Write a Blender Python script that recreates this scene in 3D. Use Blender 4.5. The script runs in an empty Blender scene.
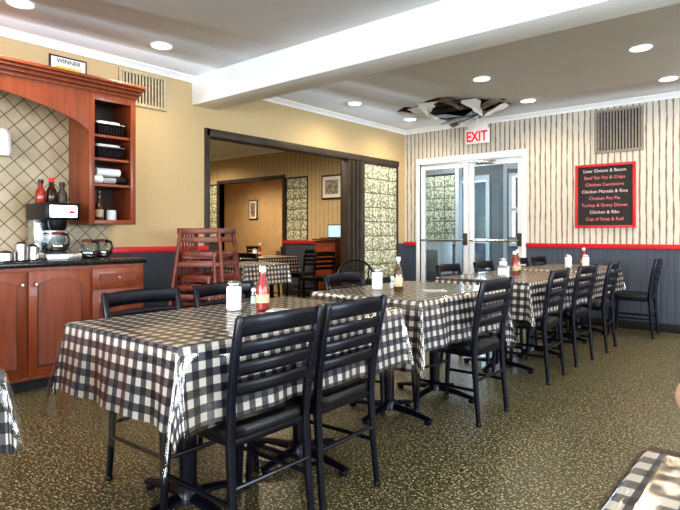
import bpy, bmesh, math, random
from mathutils import Vector, Matrix
random.seed(4)
scene=bpy.context.scene
COL=scene.collection
scene.view_settings.view_transform='Standard'
try: scene.view_settings.look='Medium High Contrast'
except Exception: pass

# ------------------------------------------------------------ materials
def new_mat(name):
    m=bpy.data.materials.new(name); m.use_nodes=True
    nt=m.node_tree; b=nt.nodes['Principled BSDF']; return m,nt,b
def mat(name,col,rough=0.5,metal=0,spec=0.5,coat=0,noise=0,nscale=20,bump=0,bscale=60,emit=0):
    m,nt,b=new_mat(name)
    b.inputs['Roughness'].default_value=rough; b.inputs['Metallic'].default_value=metal
    b.inputs['Specular IOR Level'].default_value=spec; b.inputs['Coat Weight'].default_value=coat
    b.inputs['Base Color'].default_value=(*col,1)
    g=nt.nodes.new('ShaderNodeNewGeometry')
    if noise:
        n=nt.nodes.new('ShaderNodeTexNoise'); n.inputs['Scale'].default_value=nscale; n.inputs['Detail'].default_value=4
        nt.links.new(g.outputs['Position'],n.inputs['Vector'])
        r=nt.nodes.new('ShaderNodeValToRGB')
        r.color_ramp.elements[0].position=0.3; r.color_ramp.elements[1].position=0.7
        r.color_ramp.elements[0].color=(*[c*(1-noise) for c in col],1)
        r.color_ramp.elements[1].color=(*[min(1,c*(1+noise)) for c in col],1)
        nt.links.new(n.outputs['Fac'],r.inputs['Fac']); nt.links.new(r.outputs['Color'],b.inputs['Base Color'])
    if bump:
        n=nt.nodes.new('ShaderNodeTexNoise'); n.inputs['Scale'].default_value=bscale
        nt.links.new(g.outputs['Position'],n.inputs['Vector'])
        bp=nt.nodes.new('ShaderNodeBump'); bp.inputs['Strength'].default_value=bump; bp.inputs['Distance'].default_value=0.01
        nt.links.new(n.outputs['Fac'],bp.inputs['Height']); nt.links.new(bp.outputs['Normal'],b.inputs['Normal'])
    if emit:
        b.inputs['Emission Color'].default_value=(*col,1); b.inputs['Emission Strength'].default_value=emit
    return m
def math_n(nt,op,a,b=None,c=None):
    n=nt.nodes.new('ShaderNodeMath'); n.operation=op
    for i,v in enumerate((a,b,c)):
        if v is None: continue
        if isinstance(v,(int,float)): n.inputs[i].default_value=v
        else: nt.links.new(v,n.inputs[i])
    return n.outputs[0]
def mix_c(nt,f,a,b):
    n=nt.nodes.new('ShaderNodeMix'); n.data_type='RGBA'
    for sock,v in ((n.inputs[0],f),(n.inputs[6],a),(n.inputs[7],b)):
        if isinstance(v,(int,float)): sock.default_value=v
        elif isinstance(v,tuple): sock.default_value=(*v,1)
        else: nt.links.new(v,sock)
    return n.outputs[2]
def noise_n(nt,vec,scale,detail=3):
    n=nt.nodes.new('ShaderNodeTexNoise'); n.inputs['Scale'].default_value=scale; n.inputs['Detail'].default_value=detail
    nt.links.new(vec,n.inputs['Vector']); return n.outputs['Fac']
def pos_n(nt):
    g=nt.nodes.new('ShaderNodeNewGeometry'); s=nt.nodes.new('ShaderNodeSeparateXYZ')
    nt.links.new(g.outputs['Position'],s.inputs[0]); return g.outputs['Position'],s.outputs
def scale_vec(nt,v,s):
    n=nt.nodes.new('ShaderNodeMapping'); n.inputs['Scale'].default_value=s; nt.links.new(v,n.inputs['Vector']); return n.outputs[0]

RAIL_Z=0.97
WAIN=(0.070,0.085,0.115)
def wall_striped(name,period,light,dark,width,jit=0.5):
    m,nt,b=new_mat(name); p,s=pos_n(nt)
    n1=noise_n(nt,scale_vec(nt,p,(9,9,2.5)),1.0,2)
    x=math_n(nt,'ADD',s[0],math_n(nt,'MULTIPLY',n1,period*jit*0.35))
    f=math_n(nt,'FRACT',math_n(nt,'DIVIDE',x,period))
    d=math_n(nt,'ABSOLUTE',math_n(nt,'SUBTRACT',f,0.5))
    n2=noise_n(nt,scale_vec(nt,p,(30,30,7)),1.0,3)
    thr=math_n(nt,'ADD',0.5-width,math_n(nt,'MULTIPLY',math_n(nt,'SUBTRACT',n2,0.5),0.30*jit))
    line=math_n(nt,'MULTIPLY',math_n(nt,'SUBTRACT',d,thr),11.0)
    cl=nt.nodes.new('ShaderNodeClamp'); nt.links.new(line,cl.inputs[0])
    tone=mix_c(nt,noise_n(nt,scale_vec(nt,p,(60,60,4)),1.0,3),light,tuple(c*0.72 for c in light))
    up=mix_c(nt,cl.outputs[0],tone,dark)
    lo=math_n(nt,'LESS_THAN',s[2],RAIL_Z)
    nt.links.new(mix_c(nt,lo,up,WAIN),b.inputs['Base Color']); b.inputs['Roughness'].default_value=0.6
    bp=nt.nodes.new('ShaderNodeBump'); bp.inputs['Strength'].default_value=0.3; bp.inputs['Distance'].default_value=0.01; bp.invert=True
    nt.links.new(cl.outputs[0],bp.inputs['Height']); nt.links.new(bp.outputs[0],b.inputs['Normal'])
    return m
M_stripe=wall_striped('striped_wallpaper',0.068,(0.76,0.70,0.60),(0.24,0.18,0.13),0.17,1.1)
M_strip2=wall_striped('wood_strip_wall',0.10,(0.76,0.58,0.32),(0.28,0.17,0.08),0.08,0.4)
def gold_wall():
    m,nt,b=new_mat('golden_wall'); p,s=pos_n(nt)
    n=noise_n(nt,scale_vec(nt,p,(40,40,260)),1.0,3); n2=noise_n(nt,p,3,3)
    c=mix_c(nt,n,(0.47,0.34,0.165),(0.71,0.55,0.32)); c=mix_c(nt,math_n(nt,'MULTIPLY',n2,0.5),c,(0.58,0.44,0.25))
    lo=math_n(nt,'LESS_THAN',s[2],RAIL_Z)
    nt.links.new(mix_c(nt,lo,c,WAIN),b.inputs['Base Color']); b.inputs['Roughness'].default_value=0.75
    return m
M_gold=gold_wall()
def floor_mat():
    m,nt,b=new_mat('speckled_floor'); p,s=pos_n(nt)
    base=mix_c(nt,noise_n(nt,p,1.5,3),(0.092,0.078,0.028),(0.135,0.116,0.048))
    base=mix_c(nt,noise_n(nt,p,80,4),(0.026,0.023,0.010),base)
    def fleck(scale,lo,hi,off):
        v=nt.nodes.new('ShaderNodeMapping'); v.inputs['Location'].default_value=(off,off,0); nt.links.new(p,v.inputs[0])
        n=noise_n(nt,v.outputs[0],scale,2.0)
        r=nt.nodes.new('ShaderNodeMapRange'); r.inputs[1].default_value=lo; r.inputs[2].default_value=hi
        nt.links.new(n,r.inputs[0]); return r.outputs[0]
    c=mix_c(nt,fleck(66,0.58,0.615,0),base,(0.42,0.36,0.17))
    c=mix_c(nt,fleck(62,0.60,0.64,9),c,(0.014,0.012,0.006))
    c=mix_c(nt,fleck(100,0.62,0.65,5),c,(0.85,0.82,0.65))
    nt.links.new(c,b.inputs['Base Color']); b.inputs['Roughness'].default_value=0.33
    b.inputs['Specular IOR Level'].default_value=0.45
    return m
M_floor=floor_mat()
def gingham():
    m,nt,b=new_mat('gingham_cloth'); uv=nt.nodes.new('ShaderNodeUVMap'); s=nt.nodes.new('ShaderNodeSeparateXYZ')
    nt.links.new(uv.outputs[0],s.inputs[0]); S=0.028
    a=math_n(nt,'GREATER_THAN',math_n(nt,'FRACT',math_n(nt,'DIVIDE',s.outputs[0],2*S)),0.5)
    c=math_n(nt,'GREATER_THAN',math_n(nt,'FRACT',math_n(nt,'DIVIDE',s.outputs[1],2*S)),0.5)
    t=math_n(nt,'MULTIPLY',math_n(nt,'ADD',a,c),0.5)
    r=nt.nodes.new('ShaderNodeValToRGB'); r.color_ramp.interpolation='CONSTANT'
    r.color_ramp.elements[0].color=(0.76,0.73,0.68,1)
    e=r.color_ramp.elements.new(0.3); e.color=(0.10,0.10,0.12,1)
    r.color_ramp.elements[-1].position=0.8; r.color_ramp.elements[-1].color=(0.006,0.007,0.014,1)
    nt.links.new(t,r.inputs[0]); nt.links.new(r.outputs[0],b.inputs['Base Color']); b.inputs['Roughness'].default_value=0.6
    return m
M_ging=gingham()
def plastic():
    m,nt,b=new_mat('clear_plastic'); o=nt.nodes['Material Output']
    tr=nt.nodes.new('ShaderNodeBsdfTransparent'); gl=nt.nodes.new('ShaderNodeBsdfGlossy'); gl.inputs['Roughness'].default_value=0.11
    tr.inputs[0].default_value=(0.92,0.90,0.87,1)
    gl.inputs['Color'].default_value=(1,0.95,0.88,1)
    lw=nt.nodes.new('ShaderNodeLayerWeight'); lw.inputs[0].default_value=0.35
    f=math_n(nt,'ADD',math_n(nt,'MULTIPLY',lw.outputs['Facing'],0.32),0.05)
    mx=nt.nodes.new('ShaderNodeMixShader'); nt.links.new(f,mx.inputs[0]); nt.links.new(tr.outputs[0],mx.inputs[1]); nt.links.new(gl.outputs[0],mx.inputs[2])
    p,s=pos_n(nt); bp=nt.nodes.new('ShaderNodeBump'); bp.inputs['Strength'].default_value=0.25; bp.inputs['Distance'].default_value=0.012
    nt.links.new(noise_n(nt,p,9,2),bp.inputs['Height']); nt.links.new(bp.outputs[0],gl.inputs['Normal'])
    nt.links.new(mx.outputs[0],o.inputs[0]); nt.nodes.remove(b); return m
M_plastic=plastic()
def glass(name,f0=0.06,tint=(0.9,0.95,0.95)):
    m,nt,b=new_mat(name); o=nt.nodes['Material Output']
    tr=nt.nodes.new('ShaderNodeBsdfTransparent'); tr.inputs[0].default_value=(*tint,1)
    gl=nt.nodes.new('ShaderNodeBsdfGlossy'); gl.inputs['Roughness'].default_value=0.03
    lw=nt.nodes.new('ShaderNodeLayerWeight'); lw.inputs[0].default_value=0.3
    mx=nt.nodes.new('ShaderNodeMixShader'); nt.links.new(math_n(nt,'ADD',math_n(nt,'MULTIPLY',lw.outputs['Facing'],0.3),f0),mx.inputs[0])
    nt.links.new(tr.outputs[0],mx.inputs[1]); nt.links.new(gl.outputs[0],mx.inputs[2]); nt.links.new(mx.outputs[0],o.inputs[0]); nt.nodes.remove(b); return m
M_glass=glass('door_glass',0.05,(0.80,0.86,0.90)); M_jar=glass('clear_glass',0.12)
def cherry():
    m,nt,b=new_mat('cherry_wood'); p,s=pos_n(nt)
    n=noise_n(nt,scale_vec(nt,p,(25,25,2.5)),1.0,5)
    nt.links.new(mix_c(nt,n,(0.12,0.022,0.007),(0.36,0.085,0.026)),b.inputs['Base Color'])
    b.inputs['Roughness'].default_value=0.35; b.inputs['Coat Weight'].default_value=0.2; return m
M_cherry=cherry()
def tile():
    m,nt,b=new_mat('diagonal_tile'); p,s=pos_n(nt); k=0.14
    a=math_n(nt,'DIVIDE',math_n(nt,'ADD',s[1],s[2]),k); c=math_n(nt,'DIVIDE',math_n(nt,'SUBTRACT',s[1],s[2]),k)
    def ln(v): return math_n(nt,'GREATER_THAN',math_n(nt,'ABSOLUTE',math_n(nt,'SUBTRACT',math_n(nt,'FRACT',v),0.5)),0.46)
    l=math_n(nt,'MAXIMUM',ln(a),ln(c))
    nt.links.new(mix_c(nt,l,mix_c(nt,noise_n(nt,p,9,4),(0.36,0.27,0.155),(0.56,0.45,0.29)),(0.12,0.085,0.05)),b.inputs['Base Color'])
    b.inputs['Roughness'].default_value=0.35; return m
M_tile=tile()
def block_mat():
    m,nt,b=new_mat('glass_block'); p,s=pos_n(nt)
    v=nt.nodes.new('ShaderNodeTexVoronoi'); v.inputs['Scale'].default_value=26; nt.links.new(p,v.inputs['Vector'])
    r=nt.nodes.new('ShaderNodeMapRange'); r.inputs[1].default_value=0.25; r.inputs[2].default_value=0.65; nt.links.new(v.outputs['Distance'],r.inputs[0])
    nt.links.new(mix_c(nt,r.outputs[0],(0.95,0.95,0.76),(0.34,0.36,0.22)),b.inputs['Base Color'])
    b.inputs['Roughness'].default_value=0.15
    bp=nt.nodes.new('ShaderNodeBump'); bp.inputs['Strength'].default_value=0.5; bp.inputs['Distance'].default_value=0.02
    nt.links.new(v.outputs['Distance'],bp.inputs['Height']); nt.links.new(bp.outputs[0],b.inputs['Normal']); return m
M_block=block_mat()
M_black=mat('black_metal',(0.004,0.004,0.010),0.30,0.0,0.32,coat=0.12,noise=0.3,nscale=8)
M_vinyl=mat('black_vinyl',(0.007,0.007,0.009),0.32,0,0.4,bump=0.15,bscale=90)
M_ceil=mat('ceiling_paint',(0.80,0.81,0.83),0.9,noise=0.02,nscale=3)
M_beam=mat('beam_white',(0.93,0.93,0.92),0.8,noise=0.02,nscale=3)
M_white=mat('white_paint',(0.84,0.85,0.87),0.45,noise=0.03,nscale=5)
M_red=mat('red_rail',(0.60,0.02,0.03),0.4,noise=0.1)
M_brown=mat('dark_brown_trim',(0.050,0.036,0.024),0.5,noise=0.3,nscale=6)
M_base=mat('dark_baseboard',(0.02,0.02,0.022),0.5,noise=0.2)
M_counter=mat('black_counter',(0.015,0.014,0.013),0.2,noise=0.5,nscale=60)
M_tan=mat('tan_wall',(0.64,0.46,0.26),0.8,noise=0.08,nscale=4)
M_grey=mat('vestibule_grey',(0.26,0.27,0.28),0.7,noise=0.1,nscale=4)
M_steel=mat('steel',(0.6,0.6,0.6),0.25,metal=1,noise=0.1)
M_mortar=mat('mortar',(0.16,0.14,0.09),0.8,noise=0.1)
M_dark=mat('dark_plenum',(0.02,0.018,0.015),0.95,noise=0.4,nscale=5)
M_vent=mat('vent_metal',(0.58,0.47,0.30),0.5,noise=0.15)
M_ventw=mat('vent_grey',(0.30,0.26,0.22),0.5,noise=0.15)
M_ketchup=mat('ketchup',(0.30,0.02,0.01),0.25,coat=0.6,noise=0.1)
M_label=mat('label_paper',(0.62,0.48,0.30),0.6,noise=0.4,nscale=60)
M_capw=mat('white_cap',(0.85,0.85,0.85),0.4,noise=0.02)
M_sugar=mat('sugar_white',(0.86,0.86,0.85),0.6,noise=0.04,nscale=80)
M_greenish=mat('brown_glass',(0.10,0.04,0.01),0.1,coat=1,noise=0.2)
M_board=mat('chalkboard',(0.015,0.013,0.013),0.6,noise=0.4,nscale=12)
M_txt=mat('chalk_pink',(0.85,0.22,0.22),0.7,noise=0.15,nscale=80)
M_txtw=mat('chalk_white',(0.8,0.65,0.62),0.7,noise=0.15,nscale=80)
M_signred=mat('exit_red',(0.85,0.01,0.02),0.5,noise=0.05,emit=0.5)
M_signw=mat('exit_white',(0.92,0.90,0.88),0.5,noise=0.03)
M_hc=mat('high_chair_wood',(0.17,0.036,0.018),0.4,noise=0.35,nscale=14)
M_lamp=mat('lamp_glow',(1,0.88,0.66),0.5,emit=12)
M_paper=mat('torn_plaster',(0.86,0.84,0.80),0.9,noise=0.06,nscale=6)
M_kraft=mat('torn_backing',(0.20,0.15,0.11),0.9,noise=0.5,nscale=9)
M_coffee=mat('coffee',(0.03,0.012,0.005),0.15,noise=0.2)
M_skin=mat('skin',(0.62,0.36,0.25),0.5,noise=0.06,nscale=25)
M_shirt=mat('shirt_cloth',(0.20,0.27,0.40),0.8,noise=0.15,nscale=60)
M_jeans=mat('jeans',(0.03,0.05,0.11),0.85,noise=0.2,nscale=90)
M_hair=mat('hair',(0.05,0.025,0.012),0.6,noise=0.4,nscale=60)
M_screen=mat('screen_glow',(0.45,0.65,0.85),0.3,emit=0.6)

# ------------------------------------------------------------ mesh builder
class MB:
    def __init__(s): s.bm=bmesh.new(); s.mats=[]
    def mi(s,m):
        if m not in s.mats: s.mats.append(m)
        return s.mats.index(m)
    def poly(s,vs,fs,m,M=None):
        i=s.mi(m); bv=[s.bm.verts.new((M@Vector(v)) if M else Vector(v)) for v in vs]
        for f in fs:
            try:
                fc=s.bm.faces.new([bv[k] for k in f]); fc.material_index=i
            except ValueError: pass
        return bv
    def box(s,c,d,m,rot=None,bev=0):
        i=s.mi(m); tb=bmesh.new(); r=bmesh.ops.create_cube(tb,size=1)
        M=Matrix.Translation(Vector(c))@(rot.to_4x4() if rot else Matrix())@Matrix.Diagonal((d[0],d[1],d[2],1))
        bmesh.ops.transform(tb,matrix=M,verts=tb.verts[:])
        if bev: bmesh.ops.bevel(tb,geom=tb.edges[:],offset=bev,segments=2,affect='EDGES',profile=0.5)
        vm={v:s.bm.verts.new(v.co) for v in tb.verts}
        for f in tb.faces:
            nf=s.bm.faces.new([vm[v] for v in f.verts]); nf.material_index=i
        tb.free()
    def bx(s,x0,x1,y0,y1,z0,z1,m,bev=0):
        s.box(((x0+x1)/2,(y0+y1)/2,(z0+z1)/2),(abs(x1-x0),abs(y1-y0),abs(z1-z0)),m,bev=bev)
    def tube(s,pts,r,m,seg=10,up=None,caps=True):
        pts=[Vector(p) for p in pts]; n=len(pts); i=s.mi(m); rings=[]
        pu=Vector(up) if up else None
        for k,p in enumerate(pts):
            t=(pts[min(k+1,n-1)]-pts[max(k-1,0)]).normalized()
            u=pu if pu is not None else (Vector((0,0,1)) if abs(t.z)<0.9 else Vector((0,1,0)))
            a=(u-t*u.dot(t)).normalized(); b=t.cross(a)
            if up is None: pu=a
            rr=r[k] if isinstance(r,list) else r
            ra,rb=(rr if isinstance(rr,tuple) else (rr,rr))
            rings.append([s.bm.verts.new(p+a*ra*math.cos(2*math.pi*j/seg)+b*rb*math.sin(2*math.pi*j/seg)) for j in range(seg)])
        for k in range(n-1):
            for j in range(seg):
                f=s.bm.faces.new((rings[k][j],rings[k][(j+1)%seg],rings[k+1][(j+1)%seg],rings[k+1][j])); f.material_index=i
        if caps:
            f=s.bm.faces.new(rings[0][::-1]); f.material_index=i
            f=s.bm.faces.new(rings[-1]); f.material_index=i
    def lathe(s,prof,c,m,seg=20):
        i=s.mi(m); rings=[]
        for (r,z) in prof:
            r=max(r,1e-4)
            rings.append([s.bm.verts.new((c[0]+r*math.cos(2*math.pi*j/seg),c[1]+r*math.sin(2*math.pi*j/seg),c[2]+z)) for j in range(seg)])
        for k in range(len(rings)-1):
            for j in range(seg):
                f=s.bm.faces.new((rings[k][j],rings[k][(j+1)%seg],rings[k+1][(j+1)%seg],rings[k+1][j])); f.material_index=i
        f=s.bm.faces.new(rings[0][::-1]); f.material_index=i
        f=s.bm.faces.new(rings[-1]); f.material_index=i
    def slab(s,cx,cy,sx,sy,cr,layers,m,n=6,taper=1.0):
        i=s.mi(m); rings=[]
        for (z,ins) in layers:
            hx,hy,rr=sx/2-ins,sy/2-ins,max(cr-ins*0.5,0.005); ring=[]
            for q,(ax,ay) in enumerate(((1,1),(-1,1),(-1,-1),(1,-1))):
                for k in range(n+1):
                    an=math.pi/2*(q+k/n)
                    px=ax*(hx-rr)+rr*math.cos(an); py=ay*(hy-rr)+rr*math.sin(an)
                    w=taper+(1-taper)*(px/hx*0.5+0.5)
                    ring.append(s.bm.verts.new((cx+px,cy+py*w,z)))
            rings.append(ring)
        L=len(rings[0])
        for k in range(len(rings)-1):
            for j in range(L):
                f=s.bm.faces.new((rings[k][j],rings[k][(j+1)%L],rings[k+1][(j+1)%L],rings[k+1][j])); f.material_index=i
        f=s.bm.faces.new(rings[0][::-1]); f.material_index=i
        f=s.bm.faces.new(rings[-1]); f.material_index=i
    def prism(s,outline,fn,t0,t1,m):
        i=s.mi(m); n=len(outline)
        A=[s.bm.verts.new(fn(a,b,t0)) for a,b in outline]; B=[s.bm.verts.new(fn(a,b,t1)) for a,b in outline]
        fs=[s.bm.faces.new(A[::-1]),s.bm.faces.new(B)]
        for j in range(n): fs.append(s.bm.faces.new((A[j],A[(j+1)%n],B[(j+1)%n],B[j])))
        for f in fs: f.material_index=i
    def mesh(s,name,angle=35):
        bmesh.ops.recalc_face_normals(s.bm,faces=s.bm.faces[:])
        me=bpy.data.meshes.new(name); s.bm.to_mesh(me); s.bm.free()
        for m in s.mats: me.materials.append(m)
        for p in me.polygons: p.use_smooth=True
        me.set_sharp_from_angle(angle=math.radians(angle))
        return me
    def done(s,name,loc=(0,0,0),rz=0,parent=None,angle=35):
        return place(name,s.mesh(name,angle),loc,rz,parent)
def place(name,me,loc=(0,0,0),rz=0,parent=None):
    o=bpy.data.objects.new(name,me); o.location=loc; o.rotation_euler=(0,0,rz); COL.objects.link(o)
    if parent: o.parent=parent
    return o

# ------------------------------------------------------------ room shell
XL=-4.75; YB=7.17; H=2.69; XR=4.2; YS=-3.6; T=0.12
def wall_y(name,y0,y1,x0,x1,z0,z1,ops,m):
    b=MB(); xs=x0
    for (a,c,lo,hi) in sorted(ops):
        if a>xs: b.bx(xs,a,y0,y1,z0,z1,m)
        if lo>z0: b.bx(a,c,y0,y1,z0,lo,m)
        if hi<z1: b.bx(a,c,y0,y1,hi,z1,m)
        xs=c
    if xs<x1: b.bx(xs,x1,y0,y1,z0,z1,m)
    return b.done(name)
def wall_x(name,x0,x1,y0,y1,z0,z1,ops,m):
    b=MB(); ys=y0
    for (a,c,lo,hi) in sorted(ops):
        if a>ys: b.bx(x0,x1,ys,a,z0,z1,m)
        if lo>z0: b.bx(x0,x1,a,c,z0,lo,m)
        if hi<z1: b.bx(x0,x1,a,c,hi,z1,m)
        ys=c
    if ys<y1: b.bx(x0,x1,ys,y1,z0,z1,m)
    return b.done(name)
b=MB(); b.bx(-14,XR+T,YS-T,10.6,-0.1,0,M_floor); b.done('floor')
wall_x('wall_left',XL-T,XL,YS,YB,0,H,[(3.51,6.99,0,2.18)],M_gold)
wall_y('wall_back',YB,YB+T,XL-T,XR,0,H,[(-4.48,-2.90,0,2.18)],M_stripe)
wall_x('wall_right',XR,XR+T,YS,YB+T,0,H,[(-2.6,-0.4,0.8,2.3),(0.3,2.8,0.8,2.3),(3.6,6.4,0.8,2.3)],M_stripe)
wall_y('wall_front',YS-T,YS,XL-T,XR+T,0,H,[(-3.5,-1.0,0.8,2.3),(0.0,3.0,0.8,2.3)],M_gold)
# side rooms
wall_y('wall_side_room_back',YB,YB+T,-10.6,XL-T,0,H,[(-9.97,-9.36,0.97,2.14),(-9.29,-7.43,0,2.14),(-7.36,-6.79,0.97,2.14)],M_strip2)
wall_x('wall_side_room_left',-10.6-T,-10.6,1.0,YB+T,0,H,[],M_strip2)
wall_y('wall_side_room_front',1.0-T,1.0,-10.6-T,XL-T,0,H,[],M_gold)
wall_y('wall_far_room_back',10.2,10.2+T,-13.6,-5.6,0,H,[],M_tan)
wall_x('wall_far_room_left',-13.6-T,-13.6,YB,10.2+T,0,H,[],M_tan)
wall_x('wall_far_room_right',-5.6,-5.6+T,YB+T,10.2,0,H,[],M_tan)
wall_y('wall_far_room_front',YB,YB+T,-13.6,-10.6-T,0,H,[],M_tan)
# ceiling with a real torn hole
b=MB(); b.bx(XL-T,XR+T,YS-T,YB+T,H,H+0.03,M_ceil); ceil=b.done('ceiling')
hole=[(-4.10,5.98),(-3.86,5.82),(-3.75,5.95),(-3.5,5.72),(-3.28,5.66),(-3.22,5.88),(-2.98,5.92),(-2.92,6.12),(-2.68,6.22),(-2.84,6.36),(-2.72,6.52),(-3.02,6.58),(-3.12,6.80),(-3.4,6.70),(-3.62,6.92),(-3.74,6.62),(-3.98,6.56),(-3.88,6.3),(-4.15,6.2)]
b=MB(); b.prism(hole,lambda a,c,t:(a,c,t),H-0.1,H+0.2,M_kraft); cut=b.done('cutter')
md=ceil.modifiers.new('b','BOOLEAN'); md.operation='DIFFERENCE'; md.object=cut; md.solver='EXACT'
dg=bpy.context.evaluated_depsgraph_get(); me=bpy.data.meshes.new_from_object(ceil.evaluated_get(dg)); ceil.modifiers.clear(); ceil.data=me
bpy.data.objects.remove(cut)
b=MB()
b.bx(-4.5,-2.4,5.4,7.15,H+0.40,H+0.42,M_dark)
for (x0,x1,y0,y1) in ((-4.5,-4.48,5.4,7.15),(-2.42,-2.4,5.4,7.15),(-4.5,-2.4,5.4,5.42),(-4.5,-2.4,7.13,7.15)): b.bx(x0,x1,y0,y1,H+0.031,H+0.42,M_dark)
for k in range(4): b.bx(-4.4,-2.5,5.6+k*0.4,5.64+k*0.4,H+0.1,H+0.2,M_kraft)
b.done('ceiling_plenum')
b=MB(); b.bx(-13.7,XL-T,0.8,10.4,H,H+0.03,M_ceil); b.done('ceiling_side_room')
# torn flaps: jagged shards, flat shaded
b=MB()
def shard(root,ang,L,w,drop,curl,m,m2,sharp=1.3):
    d=Vector((math.cos(ang),math.sin(ang),0)); sd=Vector((-d.y,d.x,0)); n=6; vs=[]
    tipo=(random.random()-0.5)*w*0.7
    for i in range(n+1):
        f=i/n; ww=w*(1-0.95*f**sharp)*(0.75+0.5*random.random())
        c=Vector(root)+d*L*f+sd*tipo*f-Vector((0,0,1))*(drop*f**curl)
        for g in (-0.5,0,0.5): vs.append(c+sd*ww*g-Vector((0,0,1))*(0.03*random.random()*f+abs(g)*0.04*f))
    fs=[(i*3+j,i*3+j+1,(i+1)*3+j+1,(i+1)*3+j) for i in range(n) for j in range(2)]
    b.poly(vs,fs,m); b.poly([v+Vector((0,0,0.008)) for v in vs],fs,m2)
Z=H-0.006
shard((-3.26,6.74,Z),-1.75,0.66,0.66,0.19,1.2,M_paper,M_paper,2.2)
shard((-3.06,6.60,Z),-2.3,0.42,0.40,0.16,1.0,M_paper,M_paper,1.8)
shard((-3.62,6.78,Z),-1.3,0.50,0.36,0.20,1.3,M_paper,M_kraft)
shard((-3.95,6.44,Z),-0.3,0.42,0.26,0.10,1.0,M_paper,M_kraft)
shard((-4.08,6.08,Z),0.2,0.50,0.24,0.08,1.5,M_paper,M_paper)
shard((-3.80,5.90,Z),1.2,0.36,0.26,0.08,1.0,M_paper,M_kraft)
shard((-3.52,5.76,Z),1.9,0.34,0.26,0.04,1.0,M_paper,M_kraft)
shard((-3.28,5.72,Z),1.2,0.32,0.22,0.05,1.0,M_kraft,M_kraft)
shard((-3.05,5.94,Z),1.7,0.36,0.22,0.10,1.0,M_paper,M_kraft)
shard((-2.80,6.18,Z),2.9,0.36,0.18,0.06,1.0,M_kraft,M_paper)
shard((-2.80,6.46,Z),3.3,0.34,0.20,0.12,1.0,M_paper,M_kraft)
b.done('torn_ceiling_panel',angle=8)
# beam & crowns
b=MB(); b.bx(XL,XR,3.32,3.62,2.405,H,M_beam,bev=0.004); b.done('trim_ceiling_beam')
def crown(name,p0,p1,nrm,z=H,s=0.05):
    b=MB(); p0=Vector(p0);p1=Vector(p1);n=Vector(nrm)
    prof=[(0,0),(s,0),(s,-0.012),(s*0.55,-0.028),(0.014,-s*0.9),(0.014,-s*1.25),(0,-s*1.25)]
    vs=[];L=len(prof)
    for p in (p0,p1):
        for a,c in prof: vs.append((p.x+n.x*a,p.y+n.y*a,z+c))
    fs=[(j,(j+1)%L,L+(j+1)%L,L+j) for j in range(L)]+[tuple(range(L)),tuple(range(L,2*L))]
    b.poly(vs,fs,M_beam); b.done(name,angle=20)
crown('trim_crown_left_near',(XL,YS,0),(XL,3.32,0),(1,0,0))
crown('trim_crown_left_far',(XL,3.62,0),(XL,YB,0),(1,0,0))
crown('trim_crown_back',(XL,YB,0),(XR,YB,0),(0,-1,0))
crown('trim_crown_side_room',(-10.6,YB,0),(XL-T,YB,0),(0,-1,0))
def rail(name,x0,x1,y0,y1):
    b=MB(); b.bx(x0,x1,y0,y1,RAIL_Z-0.035,RAIL_Z+0.022,M_red,bev=0.006); b.done(name)
rail('trim_rail_left',XL,XL+0.022,2.46,3.51)
rail('trim_rail_back_1',XL,-4.53,YB-0.022,YB); rail('trim_rail_back_2',-2.85,XR,YB-0.022,YB)
rail('trim_rail_side_room_1',-7.43,XL-T,YB-0.022,YB); rail('trim_rail_side_room_2',-10.6,-9.35,YB-0.022,YB)
def baseb(name,x0,x1,y0,y1):
    b=MB(); b.bx(x0,x1,y0,y1,0,0.10,M_base,bev=0.004); b.done(name)
baseb('baseboard_left',XL,XL+0.012,2.46,3.51); baseb('baseboard_back_1',XL,-4.53,YB-0.012,YB)
baseb('baseboard_back_2',-2.85,XR,YB-0.012,YB); baseb('baseboard_side_room',-7.43,XL-T,YB-0.012,YB)
# opening trim on left wall
b=MB()
b.bx(XL-T-0.02,XL+0.02,3.49,6.99,2.12,2.20,M_brown,bev=0.004)
b.bx(XL-T-0.02,XL+0.02,3.47,3.53,0,2.20,M_brown,bev=0.004)
b.done('trim_opening')
# folding partition stack
b=MB()
for k in range(6):
    y=5.80+k*0.045; b.box((XL-0.05,y,1.06),(0.20,0.022,2.10),M_brown,rot=Matrix.Rotation(0.28*(1 if k%2 else -1),3,'Z'),bev=0.003)
b.bx(XL-0.15,XL+0.03,6.06,6.12,0,2.12,M_brown,bev=0.004)
b.done('folding_partition')
def block_panel(name,axis,c0,c1,z0,z1,pos,nc,nr,side,fr=0.022):
    b=MB(); w=(c1-c0-2*fr)/nc; h=(z1-z0-2*fr)/nr
    def put(a0,a1,t0,t1,q0,q1,m,bev=0):
        if axis=='y': b.bx(pos-t1,pos-t0,a0,a1,q0,q1,m,bev)
        else: b.bx(a0,a1,pos+t0,pos+t1,q0,q1,m,bev)
    put(c0,c0+fr,-0.01,0.10,z0,z1,M_brown); put(c1-fr,c1,-0.01,0.10,z0,z1,M_brown)
    put(c0+fr,c1-fr,-0.01,0.10,z1-fr,z1,M_brown); put(c0+fr,c1-fr,-0.01,0.10,z0,z0+fr,M_brown)
    put(c0+fr,c1-fr,0.008,0.078,z0+fr,z1-fr,M_mortar)
    for i in range(nc):
        for j in range(nr):
            put(c0+fr+i*w+0.006,c0+fr+(i+1)*w-0.006,0.003,0.085,z0+fr+j*h+0.006,z0+fr+(j+1)*h-0.006,M_block,0.005)
    return b.done(name)
block_panel('window_glass_block_1','y',6.13,6.98,0.45,2.12,XL,4,8,1)
b=MB(); b.bx(XL-0.1,XL+0.005,6.13,6.99,0,0.45,M_base); b.done('wall_under_glass_block')
block_panel('window_glass_block_2','x',-7.36,-6.79,0.97,2.14,YB,3,6,1)
block_panel('window_glass_block_3','x',-9.97,-9.36,0.97,2.14,YB,3,6,1)
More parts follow.
